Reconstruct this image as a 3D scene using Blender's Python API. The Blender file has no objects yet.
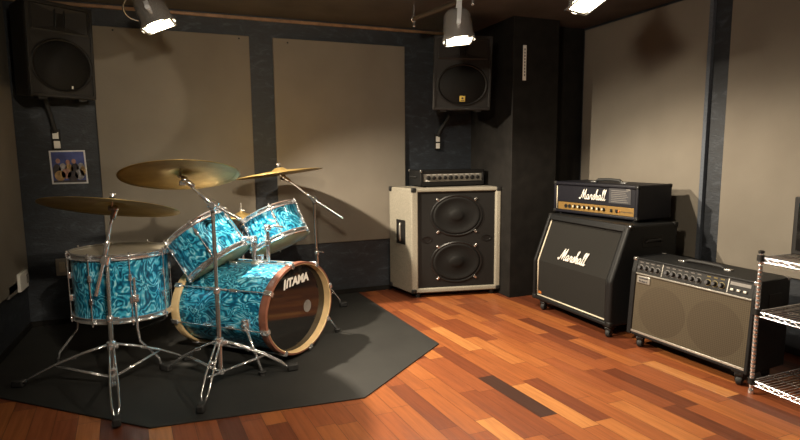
import bpy, bmesh, math, random
from mathutils import Vector, Matrix, Euler
random.seed(7)
PI = math.pi
scene = bpy.context.scene
col = scene.collection
V = Vector
def R(d): return math.radians(d)

# ------------------------------------------------------------------ helpers
XF = {}                                    # world matrices of things

class MB:
    """collects shapes in one bmesh and links them as one mesh object"""
    def __init__(self): self.b = bmesh.new()
    def _new(self, verts, smooth=False):
        fs = {f for v in verts for f in v.link_faces}
        for f in fs: f.smooth = smooth
    def box(self, c, s, rot=None, bev=0.0, seg=2):
        r = bmesh.ops.create_cube(self.b, size=1.0)
        vs = r['verts']
        M = Matrix.Translation(V(c)) @ (rot.to_4x4() if rot else Matrix()) @ Matrix.Diagonal((*s, 1))
        bmesh.ops.transform(self.b, matrix=M, verts=vs)
        if bev: self._bev(vs, bev, seg)
        return self
    def _bev(self, vs, bev, seg=2):
        es = list({e for v in vs for e in v.link_edges})
        r = bmesh.ops.bevel(self.b, geom=es, offset=bev, segments=seg, profile=.6, affect='EDGES', clamp_overlap=True)
        for f in r['faces']: f.smooth = True
    def bounds(self, lo, hi, bev=0.0, rot=None):
        lo, hi = V(lo), V(hi)
        return self.box((lo + hi) / 2, hi - lo, None, bev)
    def prism(self, poly, axis, a, b, bev=0.0):
        """poly: 2D points; axis 'x','y','z' is the extrusion axis from a to b"""
        def P(p, t):
            if axis == 'x': return V((t, p[0], p[1]))
            if axis == 'y': return V((p[0], t, p[1]))
            return V((p[0], p[1], t))
        A = [self.b.verts.new(P(p, a)) for p in poly]
        B = [self.b.verts.new(P(p, b)) for p in poly]
        n = len(poly)
        fs = [self.b.faces.new(A), self.b.faces.new(B[::-1])]
        for i in range(n):
            fs.append(self.b.faces.new((A[i], B[i], B[(i + 1) % n], A[(i + 1) % n])))
        bmesh.ops.recalc_face_normals(self.b, faces=fs)
        if bev: self._bev(A + B, bev)
        return self
    def hexa(self, p, bev=0.0):
        """eight corners: bottom four then top four"""
        v = [self.b.verts.new(V(q)) for q in p]
        fs = [self.b.faces.new([v[i] for i in f]) for f in
              ((0, 1, 2, 3), (4, 5, 6, 7), (0, 1, 5, 4), (1, 2, 6, 5), (2, 3, 7, 6), (3, 0, 4, 7))]
        bmesh.ops.recalc_face_normals(self.b, faces=fs)
        if bev: self._bev(v, bev)
        return self
    def frame(self, axis):
        z = V(axis).normalized()
        x = z.cross(V((0, 0, 1)))
        if x.length < 1e-4: x = V((1, 0, 0))
        x.normalize(); y = z.cross(x)
        return x, y, z
    def lathe(self, o, axis, prof, seg=32, x=None, k=1.0, caps=True, smooth=True, sharp=True):
        """prof: (radius, height) rings about the axis; k stretches along x"""
        o = V(o)
        X, Y, Z = self.frame(axis)
        if x is not None:
            X = V(x).normalized(); Y = Z.cross(X)
        rings = []
        for r, h in prof:
            if r < 1e-6: rings.append([self.b.verts.new(o + Z * h)])
            else: rings.append([self.b.verts.new(o + Z * h + X * (r * k * math.cos(2 * PI * i / seg)) + Y * (r * math.sin(2 * PI * i / seg))) for i in range(seg)])
        fs = []
        for A, B in zip(rings, rings[1:]):
            for i in range(seg):
                j = (i + 1) % seg
                if len(A) == 1 and len(B) == 1: continue
                if len(A) == 1: q = (A[0], B[j], B[i])
                elif len(B) == 1: q = (A[i], A[j], B[0])
                else: q = (A[i], A[j], B[j], B[i])
                f = self.b.faces.new(q); f.smooth = smooth; fs.append(f)
        if caps:
            for A in (rings[0], rings[-1]):
                if len(A) > 1:
                    f = self.b.faces.new(A); fs.append(f)
        bmesh.ops.recalc_face_normals(self.b, faces=fs)
        if sharp:
            for f in fs:
                for e in f.edges:
                    if len(e.link_faces) == 2 and e.calc_face_angle(0) > R(50): e.smooth = False
        return self
    def cyl(self, a, b, r, r2=None, seg=14):
        a, b = V(a), V(b); d = b - a
        return self.lathe(a, d, [(r, 0), (r if r2 is None else r2, d.length)], seg)
    def tube(self, pts, r, seg=8, closed=False):
        pts = [V(p) for p in pts]; n = len(pts)
        rings = []; up = None
        for i, p in enumerate(pts):
            if closed: t = pts[(i + 1) % n] - pts[i - 1]
            else: t = pts[min(i + 1, n - 1)] - pts[max(i - 1, 0)]
            t.normalize()
            if up is None:
                up = t.cross(V((0, 0, 1)))
                if up.length < 1e-3: up = t.cross(V((1, 0, 0)))
            up = up - t * up.dot(t)
            if up.length < 1e-5: up = t.orthogonal()
            up.normalize(); w = t.cross(up)
            rr = r[i] if isinstance(r, (list, tuple)) else r
            rings.append([self.b.verts.new(p + up * rr * math.cos(2 * PI * j / seg) + w * rr * math.sin(2 * PI * j / seg)) for j in range(seg)])
        fs = []
        m = n if closed else n - 1
        for i in range(m):
            A, B = rings[i], rings[(i + 1) % n]
            for j in range(seg):
                k = (j + 1) % seg
                f = self.b.faces.new((A[j], A[k], B[k], B[j])); f.smooth = True; fs.append(f)
        if not closed:
            fs += [self.b.faces.new(rings[0]), self.b.faces.new(rings[-1])]
        bmesh.ops.recalc_face_normals(self.b, faces=fs)
        return self
    def ball(self, c, r, seg=14, sc=(1, 1, 1)):
        rr = bmesh.ops.create_uvsphere(self.b, u_segments=seg, v_segments=max(6, seg // 2), radius=r)
        bmesh.ops.transform(self.b, matrix=Matrix.Translation(V(c)) @ Matrix.Diagonal((*sc, 1)), verts=rr['verts'])
        self._new(rr['verts'], True)
        return self
    def ring(self, o, axis, r, t, seg=40, x=None, k=1.0, n=6):
        """torus"""
        X, Y, Z = self.frame(axis)
        if x is not None: X = V(x).normalized(); Y = Z.cross(X)
        o = V(o)
        return self.tube([o + X * r * k * math.cos(2 * PI * i / seg) + Y * r * math.sin(2 * PI * i / seg) for i in range(seg)], t, n, True)
    def quad(self, p):
        self.b.faces.new([self.b.verts.new(V(q)) for q in p]); return self
    def xf(self, M):
        bmesh.ops.transform(self.b, matrix=M, verts=self.b.verts[:]); return self
    def build(self, name, mat, parent=None, world=False, top=None):
        me = bpy.data.meshes.new(name)
        if world and parent is not None:
            r = parent
            while r.parent: r = r.parent
            self.xf(XF[r.name].inverted())
        self.b.to_mesh(me); self.b.free()
        me.materials.append(mat)
        o = bpy.data.objects.new(name, me); col.objects.link(o)
        if parent is not None: o.parent = parent
        return o

def thing(name, label, cat, loc=(0, 0, 0), rz=0.0, group=None, M=None):
    o = bpy.data.objects.new(name, None); col.objects.link(o)
    o.empty_display_size = .1
    M = M if M is not None else Matrix.Translation(V(loc)) @ Matrix.Rotation(rz, 4, 'Z')
    o.matrix_world = M; XF[o.name] = M.copy()
    o['label'] = label; o['category'] = cat
    if group: o['group'] = group
    return o
def tag(o, label, cat, group=None):
    o['label'] = label; o['category'] = cat
    if group: o['group'] = group
    return o
def centre(o):
    """move the mesh's origin to the middle of its base"""
    bb = [V(c) for c in o.bound_box]
    c = V((sum(v.x for v in bb) / 8, sum(v.y for v in bb) / 8, min(v.z for v in bb)))
    o.data.transform(Matrix.Translation(-c)); o.location = o.location + c
    return o
def struct(o): o['kind'] = 'structure'; return o
def basis(o, x, y, z):
    M = Matrix((V(x), V(y), V(z))).transposed().to_4x4(); M.translation = V(o); return M
def text_mesh(s, size, name, mat, parent, M, extrude=.002, shear=0.0, offset=0.0, spacing=1.0, sx=1.0):
    cu = bpy.data.curves.new(name + '_c', 'FONT'); cu.body = s; cu.size = size
    cu.extrude = extrude; cu.shear = shear; cu.offset = offset; cu.space_character = spacing
    cu.align_x = 'CENTER'; cu.align_y = 'CENTER'
    t = bpy.data.objects.new(name + '_t', cu); col.objects.link(t)
    dg = bpy.context.evaluated_depsgraph_get()
    me = bpy.data.meshes.new_from_object(t.evaluated_get(dg)); me.name = name
    bpy.data.objects.remove(t); bpy.data.curves.remove(cu)
    me.transform(Matrix.Diagonal((sx, 1, 1, 1))); me.transform(M)
    me.materials.clear(); me.materials.append(mat)
    o = bpy.data.objects.new(name, me); col.objects.link(o); o.parent = parent
    return o

# ------------------------------------------------------------------ materials
def srgb(r, g, b):
    f = lambda c: (c / 12.92 if c <= .04045 else ((c + .055) / 1.055) ** 2.4)
    return (f(r / 255), f(g / 255), f(b / 255), 1)
class NT:
    def __init__(s, name):
        s.m = bpy.data.materials.new(name); s.m.use_nodes = True
        s.t = s.m.node_tree; s.p = s.t.nodes['Principled BSDF']; s.o = s.t.nodes['Material Output']
    def n(s, typ, **kw):
        nd = s.t.nodes.new(typ)
        for k, v in kw.items():
            if k[0] == '_': setattr(nd, k[1:], v)
            else:
                key = k.replace('__', ' ')
                nd.inputs[int(key[1:]) if key[0] == 'i' and key[1:].isdigit() else key].default_value = v
        return nd
    def l(s, a, b): s.t.links.new(a, b)
    def math(s, op, a, b=None, c=None):
        nd = s.t.nodes.new('ShaderNodeMath'); nd.operation = op
        for i, q in enumerate((a, b, c)):
            if q is None: continue
            if isinstance(q, (int, float)): nd.inputs[i].default_value = q
            else: s.l(q, nd.inputs[i])
        return nd.outputs[0]
    def ramp(s, fac, stops, interp='LINEAR'):
        nd = s.t.nodes.new('ShaderNodeValToRGB'); nd.color_ramp.interpolation = interp
        e = nd.color_ramp.elements
        while len(e) < len(stops): e.new(.5)
        for q, (p, c) in zip(e, stops): q.position = p; q.color = c
        s.l(fac, nd.inputs[0]); return nd.outputs[0]
    def bump(s, h, strength=.3, dist=.01):
        b = s.n('ShaderNodeBump', Strength=strength, Distance=dist); s.l(h, b.inputs['Height']); s.l(b.outputs[0], s.p.inputs['Normal'])
    def coord(s, which='Object'):
        return s.n('ShaderNodeTexCoord').outputs[which]
def plain(name, c, rough=.5, metal=0.0, spec=None, noise=None, nscale=60, bump=0.0, var=.25):
    t = NT(name); p = t.p
    p.inputs['Base Color'].default_value = c; p.inputs['Roughness'].default_value = rough; p.inputs['Metallic'].default_value = metal
    if spec is not None: p.inputs['Specular IOR Level'].default_value = spec
    nz = t.n('ShaderNodeTexNoise', Scale=nscale, Detail=4.0)
    t.l(t.coord(), nz.inputs['Vector'])
    if var:
        lo = tuple(x * (1 - var) for x in c[:3]) + (1,); hi = tuple(min(1, x * (1 + var)) for x in c[:3]) + (1,)
        t.l(t.ramp(nz.outputs['Fac'], [(.3, lo), (.7, hi)]), p.inputs['Base Color'])
    if bump: t.bump(nz.outputs['Fac'], bump, .004)
    return t.m

M = {}
M['chrome'] = plain('chrome', (.80, .81, .83, 1), .16, .88, var=.04, nscale=15)
M['dark_chrome'] = plain('dark_chrome', (.55, .53, .51, 1), .18, .9, var=.1, nscale=15)
M['aluminium'] = plain('polished_aluminium', (.66, .66, .66, 1), .24, .85, var=.08, nscale=9)
M['black_metal'] = plain('black_metal', (.012, .012, .012, 1), .35, .3, var=.2)
M['yoke_metal'] = plain('pale_brushed_yoke', (.62, .64, .68, 1), .4, .35, var=.05)
M['rubber'] = plain('black_rubber', (.014, .014, .014, 1), .7, var=.3, bump=.1)
M['black_plastic'] = plain('black_plastic', (.010, .0095, .009, 1), .55, spec=.28, var=.2, nscale=200, bump=.15)
M['grille_metal'] = plain('speaker_mesh', (.007, .0068, .0065, 1), .6, spec=.2, var=.6, nscale=260, bump=.4)
M['tolex'] = plain('black_tolex', (.0075, .008, .0085, 1), .5, spec=.25, var=.3, nscale=180, bump=.35)
M['navy_tolex'] = plain('navy_tolex', (.005, .005, .009, 1), .5, spec=.25, var=.3, nscale=180, bump=.35)
M['grey_tolex'] = plain('pale_grey_tolex', (.235, .215, .170, 1), .8, var=.35, nscale=130, bump=.4)
M['speaker_plastic'] = plain('charcoal_speaker_plastic', (.020, .019, .0185, 1), .5, spec=.35, var=.2, nscale=200, bump=.15)
M['white'] = plain('white_plastic', (.75, .73, .68, 1), .5, var=.04)
M['cream'] = plain('cream_piping', (.58, .52, .40, 1), .5, var=.08)
M['gold'] = plain('gold_panel', srgb(138, 108, 58), .5, .5, var=.08, nscale=30)
M['silver_panel'] = plain('brushed_silver_panel', (.42, .40, .36, 1), .35, .7, var=.1)
M['head_plastic'] = plain('drum_head_film', (.30, .27, .21, 1), .45, var=.08, nscale=6)
M['wood_head'] = plain('natural_maple_edge', srgb(206, 178, 132), .4, var=.15, nscale=12)
M['bar'] = plain('brown_painted_bar', (.075, .055, .038, 1), .5, var=.2)

def wall_mat():
    t = NT('mottled_blue_grey_wall')
    mp = t.n('ShaderNodeMapping'); mp.inputs['Scale'].default_value = (1, 1, 2.2); t.l(t.coord(), mp.inputs[0])
    n1 = t.n('ShaderNodeTexNoise', Scale=7.0, Detail=8.0, Roughness=.7, Distortion=.8); t.l(mp.outputs[0], n1.inputs['Vector'])
    t.l(t.ramp(n1.outputs['Fac'], [(.3, (.014, .016, .020, 1)), (.55, (.021, .026, .034, 1)), (.72, (.060, .071, .088, 1))]), t.p.inputs['Base Color'])
    t.p.inputs['Roughness'].default_value = .6
    n2 = t.n('ShaderNodeTexNoise', Scale=40.0, Detail=4.0); t.l(mp.outputs[0], n2.inputs['Vector'])
    t.bump(n2.outputs['Fac'], .25, .01)
    return t.m
M['wall'] = wall_mat()
def panel_mat():
    t = NT('taupe_felt_panel')
    n1 = t.n('ShaderNodeTexNoise', Scale=2.5, Detail=5.0); t.l(t.coord(), n1.inputs['Vector'])
    t.l(t.ramp(n1.outputs['Fac'], [(.3, (.178, .158, .130, 1)), (.7, (.205, .184, .152, 1))]), t.p.inputs['Base Color'])
    t.p.inputs['Roughness'].default_value = .95; t.p.inputs['Specular IOR Level'].default_value = .2
    n2 = t.n('ShaderNodeTexNoise', Scale=300.0, Detail=2.0); t.l(t.coord(), n2.inputs['Vector'])
    t.bump(n2.outputs['Fac'], .25, .003)
    return t.m
M['panel'] = panel_mat()
M['panel_edge'] = plain('blue_grey_panel_edge', (.085, .10, .125, 1), .8, var=.15)
M['pillar'] = plain('dark_brown_black_paint', (.010, .009, .008, 1), .7, spec=.2, var=.3, nscale=10, bump=.1)
M['ceiling'] = plain('dark_brown_ceiling', (.075, .064, .054, 1), .8, var=.25, nscale=3)
M['trim'] = plain('bare_wood_trim', srgb(140, 108, 78), .5, var=.25, nscale=14)

def floor_mat():
    t = NT('mixed_hardwood_planks')
    W, L = .1113, .577
    sx = t.n('ShaderNodeSeparateXYZ'); t.l(t.coord(), sx.inputs[0])
    xr = t.math('MULTIPLY_ADD', t.math('SUBTRACT', sx.outputs[1], 2.852), .097, sx.outputs[0])
    x = t.math('DIVIDE', t.math('SUBTRACT', xr, 1.6445), W)
    row = t.math('FLOOR', x); fx = t.math('FRACT', x)
    off = t.math('FRACT', t.math('MULTIPLY', t.math('MULTIPLY', row, row), .3137))
    y = t.math('ADD', t.math('DIVIDE', t.math('SUBTRACT', sx.outputs[1], 2.275), L), off)
    idx = t.math('FLOOR', y); fy = t.math('FRACT', y)
    cb = t.n('ShaderNodeCombineXYZ'); t.l(row, cb.inputs[0]); t.l(idx, cb.inputs[1])
    wn = t.n('ShaderNodeTexWhiteNoise', _noise_dimensions='2D'); t.l(cb.outputs[0], wn.inputs['Vector'])
    colr = t.ramp(wn.outputs['Value'], [(0, srgb(90, 47, 29)), (.10, srgb(104, 55, 33)), (.22, srgb(128, 71, 40)), (.36, srgb(114, 61, 35)), (.50, srgb(136, 78, 42)), (.66, srgb(122, 66, 37)), (.76, srgb(145, 86, 46)), (.90, srgb(154, 96, 52)), (.97, srgb(166, 110, 62))], 'CONSTANT')
    # grain along the plank
    mp = t.n('ShaderNodeMapping'); mp.inputs['Scale'].default_value = (38, 2.6, 1); gx = t.n('ShaderNodeCombineXYZ'); t.l(xr, gx.inputs[0]); t.l(sx.outputs[1], gx.inputs[1]); t.l(gx.outputs[0], mp.inputs[0])
    ad = t.n('ShaderNodeVectorMath', _operation='ADD'); t.l(mp.outputs[0], ad.inputs[0]); t.l(wn.outputs['Color'], ad.inputs[1])
    g = t.n('ShaderNodeTexNoise', Scale=1.0, Detail=6.0, Roughness=.6, Distortion=.6); t.l(ad.outputs[0], g.inputs['Vector'])
    gf = t.ramp(g.outputs['Fac'], [(.25, (.58, .54, .50, 1)), (.6, (1.08, 1.08, 1.08, 1))])
    mx = t.n('ShaderNodeMix', _data_type='RGBA', _blend_type='MULTIPLY'); mx.inputs[0].default_value = .8
    t.l(colr, mx.inputs[6]); t.l(gf, mx.inputs[7])
    # the one near-black plank
    isd = t.math('MULTIPLY', t.math('COMPARE', row, 0.0, .1), t.math('COMPARE', idx, 0.0, .1))
    dk = t.n('ShaderNodeMix', _data_type='RGBA'); t.l(isd, dk.inputs[0]); t.l(mx.outputs[2], dk.inputs[6]); dk.inputs[7].default_value = srgb(58, 36, 28)
    # seams
    ex = t.math('MINIMUM', fx, t.math('SUBTRACT', 1.0, fx)); ey = t.math('MULTIPLY', t.math('MINIMUM', fy, t.math('SUBTRACT', 1.0, fy)), L / W)
    seam = t.math('LESS_THAN', t.math('MINIMUM', ex, ey), .012)
    sm = t.n('ShaderNodeMix', _data_type='RGBA'); t.l(seam, sm.inputs[0]); t.l(dk.outputs[2], sm.inputs[6]); sm.inputs[7].default_value = srgb(58, 28, 16)
    t.l(sm.outputs[2], t.p.inputs['Base Color'])
    t.l(t.ramp(g.outputs['Fac'], [(.3, (.42, .42, .42, 1)), (.7, (.3, .3, .3, 1))]), t.p.inputs['Roughness'])
    t.bump(t.math('SUBTRACT', g.outputs['Fac'], seam), .08, .004)
    return t.m
M['floor'] = floor_mat()

def pearl_mat():
    t = NT('turquoise_satin_pearl')
    mp = t.n('ShaderNodeMapping'); mp.inputs['Scale'].default_value = (1.25, 1.25, .8); mp.inputs['Rotation'].default_value = (.5, .3, .4); t.l(t.coord(), mp.inputs[0])
    nz = t.n('ShaderNodeTexNoise', Scale=9.0, Detail=2.0, Roughness=.45, Distortion=.9); t.l(mp.outputs[0], nz.inputs['Vector'])
    band = t.math('MULTIPLY_ADD', t.math('SINE', t.math('MULTIPLY', nz.outputs['Fac'], 50.0)), .5, .5)
    n2 = t.n('ShaderNodeTexNoise', Scale=20.0, Detail=2.0, Distortion=1.0); t.l(mp.outputs[0], n2.inputs['Vector'])
    f = t.math('ADD', t.math('MULTIPLY', band, .42), t.math('MULTIPLY', n2.outputs['Fac'], .58))
    c = t.ramp(f, [(.20, (.002, .055, .12, 1)), (.38, (.008, .17, .33, 1)), (.54, (.020, .34, .56, 1)), (.66, (.08, .56, .82, 1)), (.77, (.42, .86, 1.0, 1))])
    t.l(c, t.p.inputs['Base Color'])
    t.p.inputs['Roughness'].default_value = .32; t.p.inputs['Metallic'].default_value = .35
    t.p.inputs['Coat Weight'].default_value = .6; t.p.inputs['Coat Roughness'].default_value = .08
    return t.m
M['pearl'] = pearl_mat()
def brass_mat():
    t = NT('lathed_cymbal_bronze')
    ln = t.n('ShaderNodeVectorMath', _operation='LENGTH'); t.l(t.coord(), ln.inputs[0])
    w = t.math('FRACT', t.math('MULTIPLY', ln.outputs['Value'], 70.0))
    n1 = t.n('ShaderNodeTexNoise', Scale=6.0, Detail=3.0); t.l(t.coord(), n1.inputs['Vector'])
    t.l(t.ramp(n1.outputs['Fac'], [(.3, srgb(140, 116, 66)), (.7, srgb(182, 156, 98))]), t.p.inputs['Base Color'])
    t.p.inputs['Metallic'].default_value = .75; t.p.inputs['Roughness'].default_value = .42
    t.bump(w, .12, .002)
    return t.m
M['bronze'] = brass_mat()
def mat_rubber():
    t = NT('black_rubber_sheet')
    n1 = t.n('ShaderNodeTexNoise', Scale=3.0, Detail=6.0, Roughness=.65); t.l(t.coord(), n1.inputs['Vector'])
    t.l(t.ramp(n1.outputs['Fac'], [(.3, (.010, .010, .0095, 1)), (.7, (.017, .017, .0155, 1))]), t.p.inputs['Base Color'])
    t.p.inputs['Roughness'].default_value = .62
    n2 = t.n('ShaderNodeTexNoise', Scale=160.0, Detail=2.0); t.l(t.coord(), n2.inputs['Vector'])
    t.bump(n2.outputs['Fac'], .15, .002)
    return t.m
M['mat'] = mat_rubber()
def weave_mat(name, c0, c1, scale, rough=.85):
    t = NT(name)
    sx = t.n('ShaderNodeSeparateXYZ'); t.l(t.coord(), sx.inputs[0])
    a = t.math('SINE', t.math('MULTIPLY', t.math('ADD', sx.outputs[1], sx.outputs[2]), scale))
    b = t.math('SINE', t.math('MULTIPLY', t.math('SUBTRACT', sx.outputs[1], sx.outputs[2]), scale))
    f = t.math('ADD', t.math('MULTIPLY', t.math('MULTIPLY', a, b), .5), .5)
    t.l(t.ramp(f, [(.2, c0), (.8, c1)]), t.p.inputs['Base Color'])
    t.p.inputs['Roughness'].default_value = rough; t.p.inputs['Specular IOR Level'].default_value = .2
    t.bump(f, .2, .003)
    return t.m
M['brown_weave'] = weave_mat('olive_brown_grille_cloth', (.056, .045, .029, 1), (.078, .063, .042, 1), 260)
M['brown_weave_dark'] = weave_mat('brown_cloth_over_speaker', (.047, .037, .024, 1), (.067, .053, .035, 1), 260)
M['black_weave'] = weave_mat('black_grille_cloth', (.011, .0105, .0093, 1), (.017, .0163, .0145, 1), 330)
M['hoop_wood'] = plain('reddish_maple_hoop', srgb(124, 80, 64), .35, var=.18, nscale=18)
def lamp_mat(name, c, s):
    t = NT(name); t.p.inputs['Emission Color'].default_value = c; t.p.inputs['Emission Strength'].default_value = s
    t.p.inputs['Base Color'].default_value = (.9, .85, .7, 1)
    nz = t.n('ShaderNodeTexNoise', Scale=40.0); t.l(t.coord(), nz.inputs['Vector'])
    t.l(t.ramp(nz.outputs['Fac'], [(.3, (1, .80, .50, 1)), (.7, (1, .92, .72, 1))]), t.p.inputs['Emission Color'])
    return t.m
M['lamp'] = lamp_mat('lit_lamp_lens', (1, .85, .6, 1), 30.0)
def gloss_black():
    t = NT('glossy_black_film'); n = t.n('ShaderNodeTexNoise', Scale=3.0); t.l(t.coord(), n.inputs['Vector'])
    t.l(t.ramp(n.outputs['Fac'], [(.3, (.008, .008, .008, 1)), (.7, (.012, .011, .010, 1))]), t.p.inputs['Base Color'])
    t.p.inputs['Roughness'].default_value = .06; t.p.inputs['Specular IOR Level'].default_value = .7
    return t.m
M['gloss_black'] = gloss_black()
M['badge_gold'] = plain('gold_badge', (.75, .55, .12, 1), .4, .3, var=.05)
M['dial_yellow'] = plain('yellowish_dial_print', (.22, .17, .06, 1), .6, var=.1)
M['orange'] = plain('orange_badge', (.45, .14, .03, 1), .4, var=.1)
M['grey_print'] = plain('grey_print', (.16, .15, .14, 1), .6, var=.1)
M['dark_print'] = plain('dark_print', (.03, .03, .035, 1), .6, var=.1)
M['paper'] = plain('white_paper', (.62, .62, .64, 1), .7, var=.03)
M['print_blue'] = plain('blue_print', (.055, .075, .24, 1), .6, var=.35, nscale=12)
M['print_dark'] = plain('dark_brown_print', (.04, .032, .035, 1), .6, var=.5, nscale=30)
M['print_skin'] = plain('pinkish_print', (.36, .20, .16, 1), .6, var=.3, nscale=30)
M['print_tan'] = plain('golden_tan_print', (.33, .21, .09, 1), .6, var=.5, nscale=35)
M['print_grey'] = plain('grey_print_figure', (.30, .29, .30, 1), .6, var=.4, nscale=30)

# ------------------------------------------------------------------ camera
f_px = 538.455
Rt = V((0.930, -0.368, -0.009)); Fw = V((0.364, 0.923, -0.125))
p_, y_, r_ = R(7.171), R(21.539), R(-.507)
Fw = V((math.sin(y_) * math.cos(p_), math.cos(y_) * math.cos(p_), -math.sin(p_)))
rt = V((math.cos(y_), -math.sin(y_), 0)); up = rt.cross(Fw)
Rt = rt * math.cos(r_) + up * math.sin(r_); Up = up * math.cos(r_) - rt * math.sin(r_)
cam = bpy.data.cameras.new('camera'); co = bpy.data.objects.new('camera', cam); col.objects.link(co)
cam.sensor_width = 36; cam.lens = f_px / 800 * 36; cam.clip_start = .05
co.matrix_world = basis((0, 0, 1.422), Rt, Up, -Fw)
scene.camera = co

# ------------------------------------------------------------------ room shell
XL, XR, YB, YF, ZC = -1.27, 3.86, 5.17, -1.6, 2.655
T = .12
def slab(name, lo, hi, mat): return struct(MB().bounds(lo, hi).build(name, mat))
slab('floor', (XL - T, YF - T, -T), (XR + T, YB + T, 0), M['floor'])
slab('ceiling', (XL - T, YF - T, ZC), (XR + T, YB + T, ZC + T), M['ceiling'])
slab('wall_back', (XL - T, YB, 0), (XR + T, YB + T, ZC), M['wall'])
slab('wall_left', (XL - T, YF, 0), (XL, YB, ZC), M['wall'])
slab('wall_right', (XR, YF, 0), (XR + T, YB, ZC), M['wall'])
slab('wall_front', (XL - T, YF - T, 0), (XR + T, YF, ZC), M['wall'])
# boxed-in corner column and its return
struct(MB().prism([(2.87, YB), (2.87, 4.38), (3.381, 4.38), (3.381, 4.60), (XR, 4.60), (XR, YB)], 'z', 0, ZC, .004).build('wall_corner', M['pillar']))
struct(MB().bounds((XL, YB - .02, 2.612), (2.87, YB, 2.638), .003).build('trim_1', M['trim']))
struct(MB().bounds((XL, YB - .012, 0), (2.0, YB, .05), .003).build('baseboard_back', M['pillar']))
struct(MB().bounds((XL, 1.0, 0), (XL + .012, YB - .013, .05), .003).build('baseboard_left', M['pillar']))

G = 'felt acoustic panels on the walls'
def panel(lo, hi, label, edge=None):
    t = thing('acoustic_panel', label, 'wall panel', ((lo[0] + hi[0]) / 2, (lo[1] + hi[1]) / 2, lo[2]), 0, G)
    MB().bounds(lo, hi, .006).build('felt_face', M['panel'], t, True)
    if edge: MB().bounds(*edge, .002).build('edge_strip', M['panel_edge'], t, True)
    # fixing screws
    m = MB()
    return t
p1 = panel((-.668, YB - .03, .54), (.588, YB, 2.469), 'tall taupe felt wall panel behind the drums, next to the poster')
p2 = panel((.796, YB - .03, .54), (2.095, YB, 2.469), 'taupe felt wall panel between the dark strip and the hanging right loudspeaker')
def screws(t, pts, axis):
    for q in pts: MB().cyl(V(q), V(q) + V(axis) * .006, .008, seg=10).build('screw', M['black_metal'], t, True)
screws(p1, [(-.50, YB - .03, 2.44), (.5, YB - .03, 2.44)], (0, -1, 0))
screws(p2, [(.93, YB - .03, 2.43)], (0, -1, 0))
panel((XR - .03, 3.14, .54), (XR, 4.555, 2.628), 'taupe felt wall panel behind the two-piece guitar stack', ((XR - .034, 3.108, .54), (XR, 3.14, 2.628)))
panel((XR - .03, .6, .54), (XR, 2.955, 2.628), 'wide taupe felt wall panel above the wire shelf, cut by right edge')
panel((XL, .8, .41), (XL + .03, 5.12, 2.60), 'taupe felt panel on left wall, cut by left edge')

# small wall items
def wall_plate(lo, hi, n, label, cat, name):
    t = thing(name, label, cat, ((lo[0] + hi[0]) / 2, (lo[1] + hi[1]) / 2, lo[2]))
    return t
t = thing('wall_switch', 'small cream wall switch plate on dark back wall left of floor tom', 'switch', (-1.008, YB, .42))
MB().bounds((-1.055, YB - .012, .42), (-.962, YB, .565), .004).build('plate', M['silver_panel'], t, True)
MB().bounds((-1.03, YB - .02, .452), (-.987, YB - .011, .535), .003).build('rocker', M['cream'], t, True)
t = thing('wall_outlet', 'white electrical outlet box low on the left wall', 'outlet', (XL, 4.9, .385))
MB().bounds((XL, 4.80, .385), (XL + .05, 5.02, .525), .006).build('box', M['white'], t, True)
MB().bounds((XL + .045, 4.965, .42), (XL + .058, 5.008, .49), .003).build('socket', M['grey_print'], t, True)
MB().bounds((XL, 4.58, .385), (XL + .03, 4.80, .475), .006).build('side_plate', M['grey_print'], t, True)
t = thing('wall_strip', 'narrow white vertical printed strip on the dark corner column', 'strip', (2.992, 4.38, 2.08))
MB().bounds((2.974, 4.375, 2.08), (3.010, 4.3795, 2.40), .001).build('sheet', M['white'], t, True)
m = MB()
for k in range(9): m.bounds((2.986, 4.3735, 2.12 + k * .029), (2.998, 4.3745, 2.138 + k * .029))
m.build('print_marks', M['grey_print'], t, True)

# poster of a group of people, built of flat printed shapes
t = thing('poster', 'small crooked poster with blue sky and group of figures on the back wall', 'poster', (-.90, YB, 1.184))
y0 = YB - .003
MB().hexa([(-1.028, y0, 1.186), (-.768, y0, 1.186), (-.768, YB, 1.186), (-1.028, YB, 1.186), (-1.034, y0, 1.459), (-.776, y0, 1.463), (-.776, YB, 1.463), (-1.034, YB, 1.459)]).build('sheet', M['paper'], t, True)
y1 = y0 - .001
MB().hexa([(-1.016, y1, 1.198), (-.780, y1, 1.198), (-.780, y0, 1.198), (-1.016, y0, 1.198), (-1.021, y1, 1.448), (-.787, y1, 1.451), (-.787, y0, 1.451), (-1.021, y0, 1.448)]).build('picture', M['print_blue'], t, True)
def blob(name, mat, x, z, rx, rz, k=0):
    MB().lathe((x, y1 - .001 - .0008 * k, z), (0, -1, 0), [(rz, 0), (rz, .0007)], 16, x=(1, 0, 0), k=rx / rz).build(name, mat, t, True)
rp = random.Random(3)
for i in range(5):                         # bodies then heads
    x = -.985 + i * .043
    blob('figure', M[['print_dark', 'print_grey', 'print_tan', 'print_dark', 'print_grey'][i]], x, 1.30 + rp.uniform(-.01, .012), .030, .055, 0)
for i, (x, z) in enumerate([(-.975, 1.375), (-.905, 1.365), (-.862, 1.372)]):
    blob('figure_head', M['print_skin'], x, z, .016, .02, 1)
for i, (x, z, w) in enumerate([(-.965, 1.255, .04), (-.92, 1.27, .035), (-.875, 1.25, .04), (-.825, 1.262, .035), (-.80, 1.29, .02)]):
    blob('figure', M[['print_tan', 'print_skin', 'print_dark', 'print_grey', 'print_tan'][i]], x, z, w, .042, 2)
m = MB(); m.bounds((-1.015, y1 - .004, 1.199), (-.781, y1 - .003, 1.216)); m.build('figure', M['print_dark'], t, True)

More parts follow.
